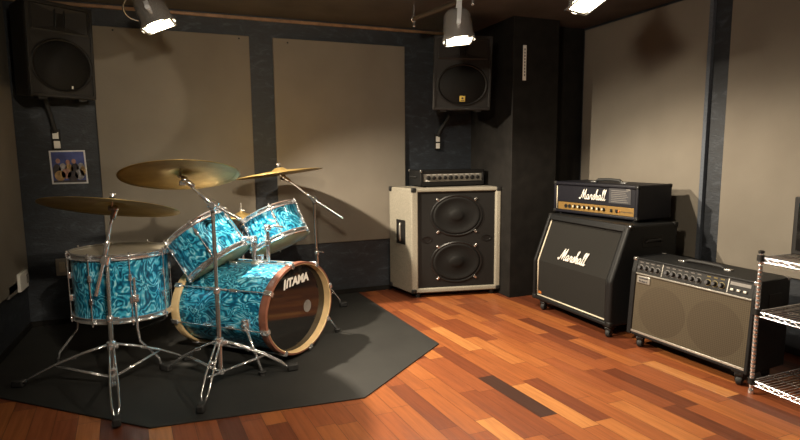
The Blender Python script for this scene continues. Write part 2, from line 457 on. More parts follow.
# drum mat
mo = MB().prism([(-1.254, 3.82), (-.248, 2.952), (.897, 2.854), (1.679, 3.487), (1.566, 5.14), (-1.254, 5.14)], 'z', .0, .009, .002).build('drum_mat', M['mat'])
tag(mo, 'large black rubber mat with cut corners under the drum kit', 'mat'); centre(mo)

# ------------------------------------------------------------------ script wordmark strokes
def cr(pts, n=6):
    out = []
    P = [pts[0]] + list(pts) + [pts[-1]]
    for i in range(1, len(P) - 2):
        for k in range(n):
            s = k / n
            q = []
            for d in (0, 1):
                a, b, c, e = P[i - 1][d], P[i][d], P[i + 1][d], P[i + 2][d]
                q.append(.5 * (2 * b + (c - a) * s + (2 * a - 5 * b + 4 * c - e) * s * s + (3 * b - a - 3 * c + e) * s ** 3))
            out.append(tuple(q))
    out.append(pts[-1]); return out
A_ = [(1.08, .40), (.95, .50), (.82, .30), (.85, .08), (.97, .06), (1.07, .38), (1.07, .12), (1.13, .03), (1.22, .14)]
L_ = [(2.65, .14), (2.80, .95), (2.76, 1.0), (2.70, .8), (2.71, .1), (2.78, .02), (2.88, .14)]
STROKES = [[(-.12, .16), (-.02, .02), (.10, .12), (.24, .6), (.36, 1.0)], [(.36, 1.0), (.37, .5), (.36, .06)], [(.36, .06), (.50, .55), (.66, 1.02)],
           [(.66, 1.02), (.62, .4), (.62, .08), (.70, .03), (.82, .16)], A_,
           [(1.22, .14), (1.31, .50), (1.37, .42), (1.46, .44), (1.44, .12), (1.50, .03), (1.58, .12)],
           [(1.58, .12), (1.73, .54), (1.80, .2), (1.72, .03), (1.60, .08)], [(1.74, .04), (1.88, .14)],
           [(1.88, .14), (2.03, .95), (1.99, 1.0), (1.93, .8), (1.92, .03)], [(1.92, .18), (2.02, .45), (2.11, .4), (2.09, .1), (2.15, .03), (2.25, .12)],
           [(x + 1.42, y) for x, y in A_], L_, [(x + .23, y) for x, y in L_]]
def wordmark(width, M4, parent, mat):
    """script wordmark, centred, in the local x-y plane of M4"""
    m = MB(); sc = width / 3.3
    for s in STROKES:
        pts = [((x - 1.55 + .16 * y) * sc, (y - .5) * sc, .006) for x, y in cr(s)]
        m.tube(pts, .049 * sc, 6)
    m.xf(M4)
    return m.build('logo', mat, parent)

def caster(root, x, y, zt, r, ang=0.0):
    """swivel caster under a cabinet, local coordinates"""
    f = MB()
    f.box((x, y, zt - .006), (.07, .07, .012), None, .003)
    c, s = math.cos(ang), math.sin(ang)
    rot = Matrix.Rotation(ang, 3, 'Z')
    ox, oy = x + .015 * c, y + .015 * s
    f.box((ox, oy, zt - .02), (.05, .05, .018), rot, .004)
    for k in (-1, 1):
        f.box((ox - s * .021 * k, oy + c * .021 * k, (zt + r) / 2 - .008), (.034, .004, zt - r - .002), rot, .001)
    o = f.build('caster', M['black_metal'], root)
    w = MB()
    w.lathe(V((ox + s * .016, oy - c * .016, r)), (-s, c, 0), [(r * .5, 0), (r * .9, 0), (r, .006), (r, .026), (r * .9, .032), (r * .5, .032)], 18)
    w.build('wheel', M['rubber'], o)
    return o
def knob(root, p, axis, r, h, mat=None, mat2=None):
    o = MB().lathe(p, axis, [(r * 1.15, 0), (r * 1.15, h * .3), (r, h * .35), (r * .85, h), (0, h)], 12).build('knob', mat or M['black_plastic'], root)
    if mat2:
        MB().lathe(V(p) + V(axis).normalized() * h, axis, [(r * .7, 0), (r * .7, h * .08), (0, h * .08)], 10).build('knob_cap', mat2, o)
    return o

# ------------------------------------------------------------------ slanted 4x12 guitar cabinet (local x = depth, y = width)
W, D, Z0, Z1, ZB, SB = .958, .66, .088, .857, .44, .162
t = thing('guitar_cabinet', 'black slant-front guitar speaker cabinet with white script logo on casters', 'speaker cabinet', (2.915, 3.088, 0), R(1.0))
prof = [(0, Z0), (0, ZB), (SB, Z1), (D, Z1), (D, Z0)]
m = MB()
m.prism(prof, 'y', 0, .066, .020); m.prism(prof, 'y', W - .032, W, .012)
sl = SB / (Z1 - ZB)
m.prism([(SB - .05 * sl, Z1 - .05), (SB, Z1), (D - .01, Z1), (D - .01, Z1 - .05)], 'y', .03, W - .03, .008)
m.prism([(0, Z0), (0, Z0 + .028), (D - .01, Z0 + .028), (D - .01, Z0)], 'y', .03, W - .02, .008)
m.bounds((D - .03, .03, Z0 + .01), (D - .005, W - .03, Z1 - .01))
m.build('cabinet_shell', M['tolex'], t)
ins = .034
g = MB().prism([(ins, Z0 + .02), (ins, ZB), (SB - .045 * sl + ins, Z1 - .045), (.4, Z1 - .045), (.4, Z0 + .02)], 'y', .058, W - .028).build('grille_cloth', M['black_weave'], t)
m = MB()
zz = .036
m.tube([(ins - .004, .072, Z0 + zz), (ins - .004, W - .040, Z0 + zz)], .0065, 8)
m.tube([(ins - .004, W - .040, Z0 + zz), (ins - .004, W - .040, ZB), (SB - .056 * sl + ins - .004, W - .040, Z1 - .056)], .0065, 8)
m.build('piping', M['cream'], t)
ang = math.atan2(SB, Z1 - ZB)
zc = .538
nrm = V((-math.cos(ang), 0, math.sin(ang)))
upv = V((math.sin(ang), 0, math.cos(ang)))
wordmark(.34, basis(V((ins + (zc - ZB) * sl, .505, zc)) + nrm * .002, (0, -1, 0), upv, nrm), t, M['white'])
MB().box((ins - .003, W - .07, Z0 + .062), (.004, .04, .022), None, .001).build('model_badge', M['orange'], t)
h = MB(); h.bounds((.30, -.004, .68), (.50, .004, .77), .003); hb = h.build('handle_recess', M['black_plastic'], t)
MB().tube([(.32, -.006, .72), (.34, -.018, .735), (.46, -.018, .735), (.48, -.006, .72)], .009).build('handle_grip', M['rubber'], hb)
for (x, z) in ((SB, Z1), (D, Z1), (0, Z0), (D, Z0)):
    for y in (0, W):
        MB().box((x + (.018 if x < .3 else -.018), y + (.018 if y == 0 else -.018), z + (.018 if z < .3 else -.018)), (.044, .044, .044), None, .012).build('corner_cap', M['black_plastic'], t)
for y in (.004,):
    MB().ball((SB + .008, .004, Z1 - .006), .011).build('corner_rivet', M['chrome'], t)
for x in (.05, D - .06):
    for y in (.045, W - .12): caster(t, x, y, Z0, .033, R(200))

# ------------------------------------------------------------------ valve guitar head on top of it
W, D, H = .885, .42, .290
t = thing('valve_amplifier', 'navy and black guitar amplifier head with gold control panel atop slant cabinet', 'amplifier', (3.250, 3.195, .8575), R(8.0))
z0 = .014
m = MB()
m.bounds((0, 0, z0), (D, .03, H), .010); m.bounds((0, W - .03, z0), (D, W, H), .010)
m.bounds((0, .01, H - .03), (D, W - .01, H), .010); m.bounds((0, .01, z0), (D, W - .01, z0 + .028), .010)
m.bounds((D - .03, .01, z0 + .01), (D - .004, W - .01, H - .01))
m.build('cabinet_shell', M['navy_tolex'], t)
fz = .112
MB().bounds((.016, .028, fz), (.06, W - .028, H - .027)).build('front_panel', M['navy_tolex'], t)
gp = MB().bounds((.020, .045, z0 + .022), (.07, W - .040, fz - .004), .002).build('control_panel', M['gold'], t)
MB().bounds((.014, .028, z0 + .022), (.018, .0445, fz), .001).build('panel_cheek', M['navy_tolex'], t)
MB().bounds((.014, W - .0395, z0 + .022), (.018, W - .028, fz), .001).build('panel_cheek', M['navy_tolex'], t)
m = MB(); m.tube([(.012, W - .033, H - .04), (.012, W - .033, z0 + .03)], .0045); m.build('piping', M['cream'], t)
wordmark(.285, basis((.0155, W * .51, .192), (0, -1, 0), (0, 0, 1), (-1, 0, 0)), t, M['white'])
kz = .074
for k in range(2): MB().lathe((.02, W - .135 - k * .043, kz), (-1, 0, 0), [(.017, 0), (.017, .006), (.008, .006), (.008, .001)], 14).build('input_jack', M['black_plastic'], t)
for k in range(7): knob(t, (.02, W - .235 - k * .052, kz + .004), (-1, 0, 0), .013, .022, M['black_plastic'], M['cream'])
for k in range(2): MB().box((.016, W - .625 - k * .052, kz), (.012, .018, .026), None, .003).build('rocker_switch', M['black_plastic'], t)
m = MB()
MB().lathe((.02, W - .70, kz), (-1, 0, 0), [(.008, 0), (.008, .008), (0, .01)], 10).build('pilot_lamp', M['orange'], t)
text_mesh('vintage modern', .018, 'panel_print', M['dark_print'], t, basis((.0192, .115, kz - .002), (0, -1, 0), (0, 0, 1), (-1, 0, 0)), .0004, .2)
pl = MB().bounds((.0125, .075, .135), (.0165, .285, .262), .001).build('specification_plate', M['dark_print'], t)
m = MB()
for k in range(7): m.bounds((.0115, .10 + (k % 3) * .012, .147 + k * .015), (.0123, .262, .151 + k * .015))
m.bounds((.0115, .085, .247), (.0123, .12, .257))
m.build('plate_text_lines', M['grey_print'], pl)
m = MB(); m.tube([(.17, .28, H - .002), (.17, .31, H + .022), (.17, .42, H + .028), (.17, .53, H + .022), (.17, .56, H - .002)], .013, 8)
hd = m.build('carry_handle', M['rubber'], t)
for y in (.265, .575): MB().box((.17, y, H + .004), (.03, .05, .012), None, .004).build('handle_bracket', M['chrome'], hd)
for x in (.014, D - .014):
    for y in (.014, W - .014):
        for z in (z0 + .014, H - .014):
            MB().box((x, y, z), (.034, .034, .034), None, .010).build('corner_cap', M['black_plastic'], t)
for z in (z0 + .02, H - .015): MB().ball((.004, .006, z), .007).build('corner_rivet', M['chrome'], t)
for x in (.05, D - .09):
    for y in (.06, W - .06): MB().cyl((x, y, 0), (x, y, z0 + .002), .018).build('rubber_foot', M['rubber'], t)

# ------------------------------------------------------------------ long combo amplifier
W, D, Z0, Z1 = .885, .37, .087, .648
t = thing('combo_amplifier', 'long black combo guitar amplifier with brown woven grille and row of knobs', 'amplifier', (3.027, 2.088, 0), R(4.03))
prof = [(0, Z0), (.028, Z1 - .10), (.052, Z1), (D, Z1), (D, Z0)]
m = MB()
m.prism(prof, 'y', 0, .022, .006); m.prism(prof, 'y', W - .038, W, .006)
m.bounds((.052, .01, Z1 - .02), (D, W - .01, Z1), .006)
m.bounds((.006, .01, Z0), (D, W - .01, Z0 + .02), .006); m.bounds((D - .03, .01, Z0 + .01), (D - .005, W - .01, Z1 - .01))
m.build('cabinet_shell', M['tolex'], t)
def xf_(z): return .028 * (z - Z0) / (Z1 - .10 - Z0)
g = MB().prism([(.010, Z0 + .022), (.010 + xf_(Z1 - .112), Z1 - .112), (.2, Z1 - .112), (.2, Z0 + .022)], 'y', .022, W - .022).build('grille_cloth', M['brown_weave'], t)
# grey frame rails along grille bottom and under the controls
MB().prism([(.004, Z0 + .02), (.004, Z0 + .034), (.014, Z0 + .034), (.014, Z0 + .02)], 'y', .022, W - .022, .002).build('bottom_rail', M['silver_panel'], t)
MB().prism([(.028, Z1 - .113), (.029, Z1 - .104), (.06, Z1 - .104), (.06, Z1 - .113)], 'y', .022, W - .038, .001).build('top_rail', M['silver_panel'], t)
# speaker bulges showing through the cloth
tilt = V((-(Z1 - .1 - Z0), 0, .028)).normalized()
for y in (.235, .62):
    MB().lathe((.0105 + xf_(Z1 - .112) * (.30 - Z0 - .022) / (Z1 - .134 - Z0), y, .30), tilt, [(0, -.004), (.178, -.004), (.178, .0004), (.165, .0014), (0, .0018)], 40, x=(0, 1, 0), k=1.05, caps=False).build('speaker_bulge', M['brown_weave_dark'], t)
# control panel
pn = V((-.10, 0, .024)).normalized(); pu = V((.024, 0, .10)).normalized()
cp = MB().prism([(.034, Z1 - .100), (.054, Z1 - .012), (.12, Z1 - .012), (.12, Z1 - .100)], 'y', .022, W - .022).build('control_panel', M['black_plastic'], t)
def on(y, v, d=0): return V((.034 + .020 * v, y, Z1 - .100 + .088 * v)) + pn * d
ky = [.815 - .046 * k for k in range(4)] + [.60 - .046 * k for k in range(6)] + [.305 - .045 * k for k in range(3)]
for k, y in enumerate(ky): knob(t, on(y, .40, 0), pn, .0155, .022, M['black_plastic'], M['dark_print'])
for k, y in enumerate(ky):
    m = MB(); c = on(y, .40, .001)
    m.lathe(c, pn, [(.021, 0), (.021, .0008), (.0175, .0008), (.0175, 0)], 16, caps=False)
    m.box(on(y, .82, .001), (.001, .026, .008), Matrix.Rotation(-math.atan2(.024, .1), 3, 'Y'))
    m.build('dial_marks', M['grey_print'] if k < 10 else M['dial_yellow'], t)
for y in (.640, .175):
    m = MB(); m.box(on(y, .5, .001), (.002, .005, .086), Matrix.Rotation(math.atan2(.02, .088), 3, 'Y')); m.build('panel_divider', M['silver_panel'], t)
m = MB(); m.box(on(.10, .72, .002), (.002, .125, .020), Matrix.Rotation(math.atan2(.02, .088), 3, 'Y')); m.build('name_strip', M['grey_print'], t)
for k in range(3): MB().box(on(.145 - k * .04, .30, .003), (.012, .02, .014), Matrix.Rotation(math.atan2(.02, .088), 3, 'Y'), .002).build('rocker_switch', M['silver_panel'], t)
bd = MB().box((.0075 + xf_(Z1 - .15), W - .105, Z1 - .150), (.008, .108, .052), Matrix.Rotation(math.atan2(.028, .46), 3, 'Y'), .003).build('badge', M['silver_panel'], t)
text_mesh('Roland', .024, 'badge_text', M['dark_print'], bd, basis((.0022 + xf_(Z1 - .15), W - .105, Z1 - .161), (0, -1, 0), (0, 0, 1), (-1, 0, 0)), .0006, 0, .0006, 1.0, 1.05)
MB().box((.0030 + xf_(Z1 - .15), W - .105, Z1 - .138), (.002, .075, .010)).build('badge_mark', M['dark_print'], bd)
m = MB(); m.tube([(.21, .30, Z1 + .002), (.21, .34, Z1 + .016), (.21, .45, Z1 + .018), (.21, .56, Z1 + .016), (.21, .60, Z1 + .002)], .011, 8)
hd = m.build('carry_handle', M['rubber'], t)
for y in (.285, .615): MB().box((.21, y, Z1 + .004), (.03, .05, .01), None, .003).build('handle_bracket', M['dark_chrome'], hd)
for x in (.05, D - .012):
    for y in (.012, W - .012): MB().box((x + (.008 if x < .1 else -.004), y, Z1 - .010), (.03, .03, .026), None, .008).build('corner_cap', M['dark_chrome'], t)
for x in (.055, D - .06):
    for y in (.07, W - .09): caster(t, x, y, Z0, .030, R(200))
MB().bounds((.16, -.003, .47), (.28, .004, .56), .002).build('side_handle', M['black_plastic'], t)

# ------------------------------------------------------------------ pale bass cabinet
FL, FR, RR, RL = V((1.985, 4.725, 0)), V((2.866, 4.545, 0)), V((2.86, 5.06, 0)), V((1.905, 5.125, 0))
ux = (FR - FL).normalized(); nf = V((ux.y, -ux.x, 0)); wid = (FR - FL).length
t = thing('bass_cabinet', 'tall pale grey bass speaker cabinet with two round drivers against back wall', 'speaker cabinet', FL, math.atan2(ux.y, ux.x))
def C(u, w, z): return FL + ux * u - nf * w + V((0, 0, z))     # u along the front, w into the box
z0, z1 = .05, 1.078
def quadbox(u0, u1, za, zb, bev):
    pass
# local coordinates: x along front, y into the box
inv = (Matrix.Translation(FL) @ Matrix.Rotation(math.atan2(ux.y, ux.x), 4, 'Z')).inverted()
rl, rr = inv @ RL, inv @ RR
def side(u0, u1):      # skewed wall panels: front u -> back x
    return None
m = MB()
sk = lambda u: rl.x + (rr.x - rl.x) * u / wid          # x at the back
bk = lambda u: rl.y + (rr.y - rl.y) * u / wid          # y at the back
def slabq(u0, u1, za, zb, y0=0.0, bev=.012):
    m.hexa([(u0, y0, za), (u1, y0, za), (sk(u1), bk(u1), za), (sk(u0), bk(u0), za), (u0, y0, zb), (u1, y0, zb), (sk(u1), bk(u1), zb), (sk(u0), bk(u0), zb)], bev)
slabq(0, .065, z0, z1); slabq(wid - .05, wid, z0, z1)
slabq(.02, wid - .02, z1 - .038, z1); slabq(.02, wid - .02, z0, z0 + .045)
m.hexa([(sk(0.03), bk(.03) - .03, z0 + .01), (sk(wid - .03), bk(wid - .03) - .03, z0 + .01), (sk(wid - .03), bk(wid - .03) - .005, z0 + .01), (sk(.03), bk(.03) - .005, z0 + .01),
        (sk(.03), bk(.03) - .03, z1 - .01), (sk(wid - .03), bk(wid - .03) - .03, z1 - .01), (sk(wid - .03), bk(wid - .03) - .005, z1 - .01), (sk(.03), bk(.03) - .005, z1 - .01)])
m.build('cabinet_shell', M['grey_tolex'], t)
b0 = .025
MB().bounds((.06, b0, z0 + .04), (wid - .045, b0 + .04, z1 - .034)).build('baffle', M['black_plastic'], t)
cxw = .455
for zc in (.805, .345):
    d = MB().lathe((cxw, b0 + .002, zc), (0, -1, 0), [(.205, 0), (.205, .010), (.196, .016), (.186, .012), (.184, .003)], 44, x=(1, 0, 0), k=1.30, caps=False).build('driver_frame', M['black_metal'], t)
    MB().lathe((cxw, b0 - .001, zc), (0, -1, 0), [(.186, .003), (.178, .012), (.165, .013), (.152, .006), (.06, .0015), (.055, .006), (.03, .014), (0, .016)], 44, x=(1, 0, 0), k=1.30, caps=False).build('driver_cone', M['grille_metal'], d)
    for sx in (-1, 1):
        for sz in (-1, 1):
            m = MB(); m.box((cxw + sx * .19, b0 - .008, zc + sz * .158), (.035, .012, .022), Matrix.Rotation(R(-40 * sx * sz), 3, 'Y'), .004)
            m.build('driver_clamp', M['dark_chrome'], d)
for u in (.155, wid - .14):
    m = MB(); m.lathe((u, b0 + .001, .575), (0, -1, 0), [(.034, 0), (.034, .006), (.026, .006), (.024, .0015), (0, .001)], 24, x=(1, 0, 0), k=1.6)
    m.build('port', M['black_metal'], t)
# recessed handle on the left side
def S(a, z, d=0):      # point on left side: a from front(0) to back(1)
    p = V((sk(0) * a, bk(0) * a, z)); n = V((-rl.y, rl.x, 0)).normalized()
    return p + n * d
m = MB(); m.hexa([S(.27, .52, .004), S(.66, .52, .004), S(.66, .52, -.01), S(.27, .52, -.01), S(.27, .76, .004), S(.66, .76, .004), S(.66, .76, -.01), S(.27, .76, -.01)], .003)
hb = m.build('handle_plate', M['black_plastic'], t)
MB().tube([S(.46, .55, .006), S(.46, .57, .014), S(.46, .71, .014), S(.46, .73, .006)], .012).build('handle_grip', M['silver_panel'], hb)
for (u, y) in ((.0, 0), (wid, 0), (sk(0), bk(0)), (sk(wid), bk(wid))):
    for z in (z0, z1):
        cx_ = u + (.022 if u < .4 else -.022); cy_ = y + (.022 if y < .2 else -.022)
        MB().box((cx_, cy_, z + (.02 if z < .5 else -.02)), (.052, .052, .046), None, .012).build('corner_cap', M['black_plastic'], t)
for u in (.07, wid - .07):
    for y in (.06, .40): MB().cyl((u, y, 0), (u, y, z0 + .002), .028, .024).build('rubber_foot', M['rubber'], t)

# bass amplifier head on it
W, D, H = .70, .32, .165
t = thing('bass_amplifier', 'small black bass amplifier with silver knob panel on pale bass cabinet', 'amplifier', (2.115, 4.80, z1), R(-1))
e = .012
MB().bounds((0, 0.012, e), (W, D, H), .008).build('case', M['tolex'], t)
MB().bounds((0, 0, e), (.03, .02, H), .004).bounds((W - .022, 0, e), (W, .02, H), .004).bounds((.0, 0, H - .03), (W, .02, H), .004).bounds((0, 0, e), (W, .02, e + .036), .004).build('front_frame', M['black_plastic'], t)
MB().bounds((.035, .006, e + .042), (W - .027, .016, H - .034), .002).build('control_panel', M['silver_panel'], t)
for k in range(10): knob(t, (.085 + k * .060, .006, .09), (0, -1, 0), .016 if k % 4 else .02, .02)
m = MB()
for k in range(10): m.bounds((.066 + k * .06, .0048, .118), (.104 + k * .06, .0058, .124))
m.build('dial_print', M['white'], t)
MB().bounds((.055, .004, .058), (.105, .0058, .072), .001).build('name_plate', M['white'], t)
MB().tube([(-.003, .10, .10), (-.016, .12, .10), (-.016, .24, .10), (-.003, .26, .10)], .007).build('carry_handle', M['rubber'], t)
for y in (.006, D - .01):
    MB().box((.006, y, H - .006), (.026, .026, .026), None, .008).build('corner_cap', M['dark_chrome'], t)
for x in (.06, W - .06):
    for y in (.04, D - .05): MB().cyl((x, y, 0), (x, y, e + .002), .016).build('rubber_foot', M['rubber'], t)

# ------------------------------------------------------------------ drums
KX = 1.2
def drum_axes(ax, xh):
    z = V(ax).normalized(); x = V(xh); x = (x - z * x.dot(z)).normalized(); return x, z.cross(x), z
def chrome_drum(label, name, top, axis, xh, r, L, k, group, nl=8, a0=0.0, headmat='head_plastic', skip=()):
    """tom drum: origin at centre of top (batter) side, axis points from top to bottom"""
    X, Y, Z = drum_axes(axis, xh)
    top = V(top)
    M4 = basis(top, X, Y, Z)
    t = thing(name, label, 'drum', M=M4, group=group)
    hz = V((0, 0, 1)); xx = (1, 0, 0)
    MB().lathe((0, 0, .022), hz, [(r, 0), (r, L - .044)], 56, x=xx, k=k, caps=False).lathe((0, 0, .022), hz, [(r - .008, 0), (r - .008, L - .044)], 56, x=xx, k=k, caps=False).build('shell', M['pearl'], t)
    for z in (0, L):
        s = 1 if z == 0 else -1
        MB().lathe((0, 0, z), hz, [(r + .012, 0), (r + .016, s * .004), (r + .009, s * .010), (r + .008, s * .030), (r + .017, s * .036), (r + .014, s * .040), (r + .002, s * .040), (r + .002, 0)], 56, x=xx, k=k, caps=False).build('hoop', M['chrome'], t)
        MB().lathe((0, 0, z + s * .012), hz, [(0, -s * .001), (r - .010, 0), (r + .006, s * .003), (r + .006, s * .016), (0, s * .014)], 56, x=xx, k=k).build('drum_head', M[headmat if z == 0 else 'wood_head'], t)
    for i in range(nl):
        if i in skip: continue
        a = a0 + 2 * PI * i / nl
        d = V((math.cos(a) * k, math.sin(a), 0)); n = V((math.cos(a), math.sin(a) * k, 0)).normalized()
        p = d * r
        lug = MB()
        tx = V((-n.y, n.x, 0)); rot = Matrix((tx, n, V((0, 0, 1)))).transposed()
        mid = L / 2
        h2 = .075 if L > .3 else .045
        lug.box(p + n * .012 + V((0, 0, mid - h2)), (.022, .026, .045), rot, .006)
        lo = lug.build('lug', M['chrome'], t)
        MB().box(p + n * .012 + V((0, 0, mid + h2)), (.022, .026, .045), rot, .006).build('lug', M['chrome'], t)
        rod = MB()
        rr = p + n * .019
        rod.cyl(rr + V((0, 0, .0)), rr + V((0, 0, L)), .0042, seg=8)
        for zc in (.014, L - .014): rod.box(rr + V((0, 0, zc)) , (.024, .018, .022), rot, .004)
        for zc in (-.012, L + .0): rod.cyl(rr + V((0, 0, zc)), rr + V((0, 0, zc + .012)), .006, seg=8)
        rod.build('tension_rod', M['chrome'], lo)
    return t
camr = V((math.cos(y_), -math.sin(y_), 0))
# floor tom
ft = V((-.452, 4.075, .790))
t = chrome_drum('big turquoise pearl floor tom standing on three bent chrome legs', 'floor_tom', ft, (0, 0, -1), camr, .258, .455, 1.18, 'turquoise drums of the kit', 8, .2)
def leg(foot, hold_ang):
    X, Y, Z = drum_axes((0, 0, -1), camr)
    a = hold_ang; k = 1.18; r = .258
    d = X * math.cos(a) * k + Y * math.sin(a); n = (X * math.cos(a) + Y * math.sin(a) * k).normalized()
    p = ft + d * r
    q = p + n * .035
    foot = V(foot)
    br = MB(); rot = Matrix((V((-n.y, n.x, 0)), n, V((0, 0, 1)))).transposed()
    br.box(V((q.x, q.y, .50)) - n * .014, (.045, .05, .05), rot, .008); br.cyl(V((q.x, q.y, .50)) + n * .02, V((q.x, q.y, .50)) + n * .05, .008)
    lo = MB().tube([(q.x, q.y, .64), (q.x, q.y, .30), V((q.x, q.y, .27)) + (foot - q) * .05 * V((1, 1, 0)).length, V((q.x, q.y, 0)).lerp(foot, .9) + V((0, 0, .085)), (foot.x, foot.y, .03)], .0085, 8).build('leg', M['chrome'], t, True)
    br.build('leg_bracket', M['chrome'], lo, True)
    MB().cyl((foot.x, foot.y, .009), (foot.x, foot.y, .045), .017, .012).build('rubber_foot', M['rubber'], lo, True)
leg((-.883, 4.147, .0), PI + .08)
leg((-.222, 3.775, .0), .92)
leg((-.413, 4.50, .0), -1.0)

# bass drum
az, el = R(-46.75), R(1.7)
ax = V((math.cos(az) * math.cos(el), math.sin(az) * math.cos(el), math.sin(el)))
cf = V((.699, 3.65, .354)); R0, LB, kb = .317, .833, 1.22
s_ = V((0, 0, 1)).cross(ax).normalized(); u_ = ax.cross(s_)
MB4 = basis(cf, s_, u_, ax)           # local: z out of the front head, x sideways, y up
t = thing('bass_drum', 'turquoise pearl bass drum lying on its side with glossy black front head', 'drum', M=MB4, group='turquoise drums of the kit')
bassdrum = t
x1 = (1, 0, 0); zz_ = (0, 0, 1)
rs = R0 - .022
MB().lathe((0, 0, -LB + .03), zz_, [(rs, 0), (rs, LB - .0915)], 72, x=x1, k=kb, caps=False).build('shell', M['pearl'], t)
hp = lambda zc, d: MB().lathe((0, 0, zc), zz_, [(R0 - .012, 0), (R0, .003 * d), (R0, .058 * d), (R0 - .004, .063 * d), (R0 - .014, .063 * d), (R0 - .017, .058 * d), (R0 - .017, .005 * d), (R0 - .012, 0)], 72, x=x1, k=kb, caps=False)
fh = hp(0, -1).build('hoop', M['hoop_wood'], t); fh['label'] = 'reddish wooden front hoop'
# pale inner face of the front hoop
MB().lathe((0, 0, .0006), zz_, [(R0 - .013, -.001), (R0 - .0155, -.0035), (R0 - .0185, -.006), (R0 - .0185, -.062)], 72, x=x1, k=kb, caps=False).build('inner_edge', M['wood_head'], fh)
rh = hp(-LB, 1).build('hoop', M['wood_head'], t); rh['label'] = 'pale wooden rear hoop'
rhd = MB().lathe((0, 0, -.054), zz_, [(0, 0), (R0 - .0187, 0), (R0 - .0187, -.006), (0, -.006)], 72, x=x1, k=kb).build('front_head', M['gloss_black'], t)
MB().lathe((0, 0, -LB + .035), zz_, [(0, 0), (R0 - .018, 0), (R0 - .018, -.004), (0, -.004)], 72, x=x1, k=kb).build('batter_head', M['head_plastic'], t)
tm = text_mesh('TAMA', .080, 'logo', M['white'], rhd, Matrix.Translation((.045, .182, -.0525)), .0006, .15, .004, 1.0, 1.12)
lm = MB()
for k in range(2): lm.prism([(-.122 + .027 * k, .146 + .006 * k), (-.104 + .027 * k, .146 + .006 * k), (-.091 + .027 * k, .220 - .008 * k), (-.109 + .027 * k, .212 - .008 * k)], 'z', -.053, -.0518)
lm.build('logo_mark', M['white'], rhd)
MB().lathe((.14, -.03, -.0535), zz_, [(.045, 0), (.045, .001), (.036, .0012), (.034, .0004), (0, .0004)], 28, x=x1, k=1.0).build('damper_patch', M['grey_print'], rhd)
# lugs, rods and claws
for i in range(8):
    a = R(12) + 2 * PI * i / 8
    d = V((math.cos(a) * kb, math.sin(a), 0)); n = V((math.cos(a), math.sin(a) * kb, 0)).normalized(); tx = V((-n.y, n.x, 0))
    rot = Matrix((tx, n, V((0, 0, 1)))).transposed()
    p = d * rs
    lg = MB()
    lg.box(p + n * .012 + V((0, 0, -LB * .5 - .10)), (.024, .028, .07), rot, .007)
    lo = lg.build('lug', M['chrome'], t)
    MB().box(p + n * .012 + V((0, 0, -LB * .5 + .10)), (.024, .028, .07), rot, .007).build('lug', M['chrome'], t)
    rod = MB(); q = p + n * .026
    rod.cyl(q + V((0, 0, -LB + .03)), q + V((0, 0, -.03)), .0045, seg=8); rod.build('tension_rod', M['chrome'], lo)
    for zc in (-.025, -LB + .025):
        c = MB(); c.box(p + n * .028 + V((0, 0, zc)), (.034, .020, .058), rot, .006)
        c.box(d * (R0 - .006) + V((0, 0, .004 if zc > -.1 else -LB - .004)), (.03, .03, .008), rot, .003)
        if zc > -.1: c.cyl(q + V((0, 0, -.062)), q + V((0, 0, -.005)), .007, seg=8)
        c.build('claw', M['chrome'], lo)
# spurs
def spur(foot, att_ang, zc, h):
    foot = V(foot)
    d = V((math.cos(att_ang) * kb, math.sin(att_ang), 0)); n = V((math.cos(att_ang), math.sin(att_ang) * kb, 0)).normalized()
    rot = Matrix((V((-n.y, n.x, 0)), n, V((0, 0, 1)))).transposed()
    pl_ = d * rs + V((0, 0, zc))
    br = MB(); br.box(pl_ + n * .018, (.075, .036, .055), rot, .010); br.cyl(pl_ + n * .02, pl_ + n * .055, .014, seg=12)
    for q in (-1, 1): br.box(pl_ + n * .04 + V((-n.y, n.x, 0)) * .03 * q, (.016, .02, .02), rot, .005)
    o = br.build('spur', M['chrome'], t)
    a = MB4 @ (pl_ + n * .03)
    b = foot + V((0, 0, .03))
    lg = MB(); lg.tube([a, a.lerp(b, .55), a.lerp(b, .97)], [.010, .0095, .008], 8); lg.lathe(a.lerp(b, .5), b - a, [(.010, 0), (.014, .004), (.014, .03), (.010, .034)], 10)
    lg.build('spur_leg', M['chrome'], o, True)
    ft_ = MB(); ft_.cyl((foot.x, foot.y, .009), (foot.x, foot.y, .04), .019, .014); ft_.ring((foot.x, foot.y, .034), (0, 0, 1), .02, .006, 16)
    ft_.build('rubber_foot', M['rubber'], o, True)
spur((.385, 3.405, 0), 3.225, -.17, 0)
spur((1.045, 4.03, 0), -.084, -.17, 0)
# tom holder
hb = V((.36, 4.02, 0))
invb = MB4.inverted()
q = MB4 @ V((0, rs, -.335))
base = MB(); base.box(q + V((0, 0, .008)), (.11, .085, .03), Matrix.Rotation(az, 3, 'Z'), .008); base.cyl(q, q + V((0, 0, .06)), .026)
th = base.build('tom_holder', M['chrome'], t, True)
camx = V((math.cos(y_), -math.sin(y_), 0))
q1, q2 = q - camx * .045, q + camx * .055
pm = MB(); pm.cyl(q1 + V((0, 0, .01)), q1 + V((0, 0, .17)), .014); pm.cyl(q2 + V((0, 0, .01)), q2 + V((0, 0, .25)), .014)
pm.lathe(q1 + V((0, 0, .12)), (0, 0, 1), [(.014, 0), (.022, .004), (.022, .034), (.014, .038)], 14)
pm.lathe(q2 + V((0, 0, .13)), (0, 0, 1), [(.014, 0), (.022, .004), (.022, .034), (.014, .038)], 14)
pm.build('holder_post', M['chrome'], th, True)
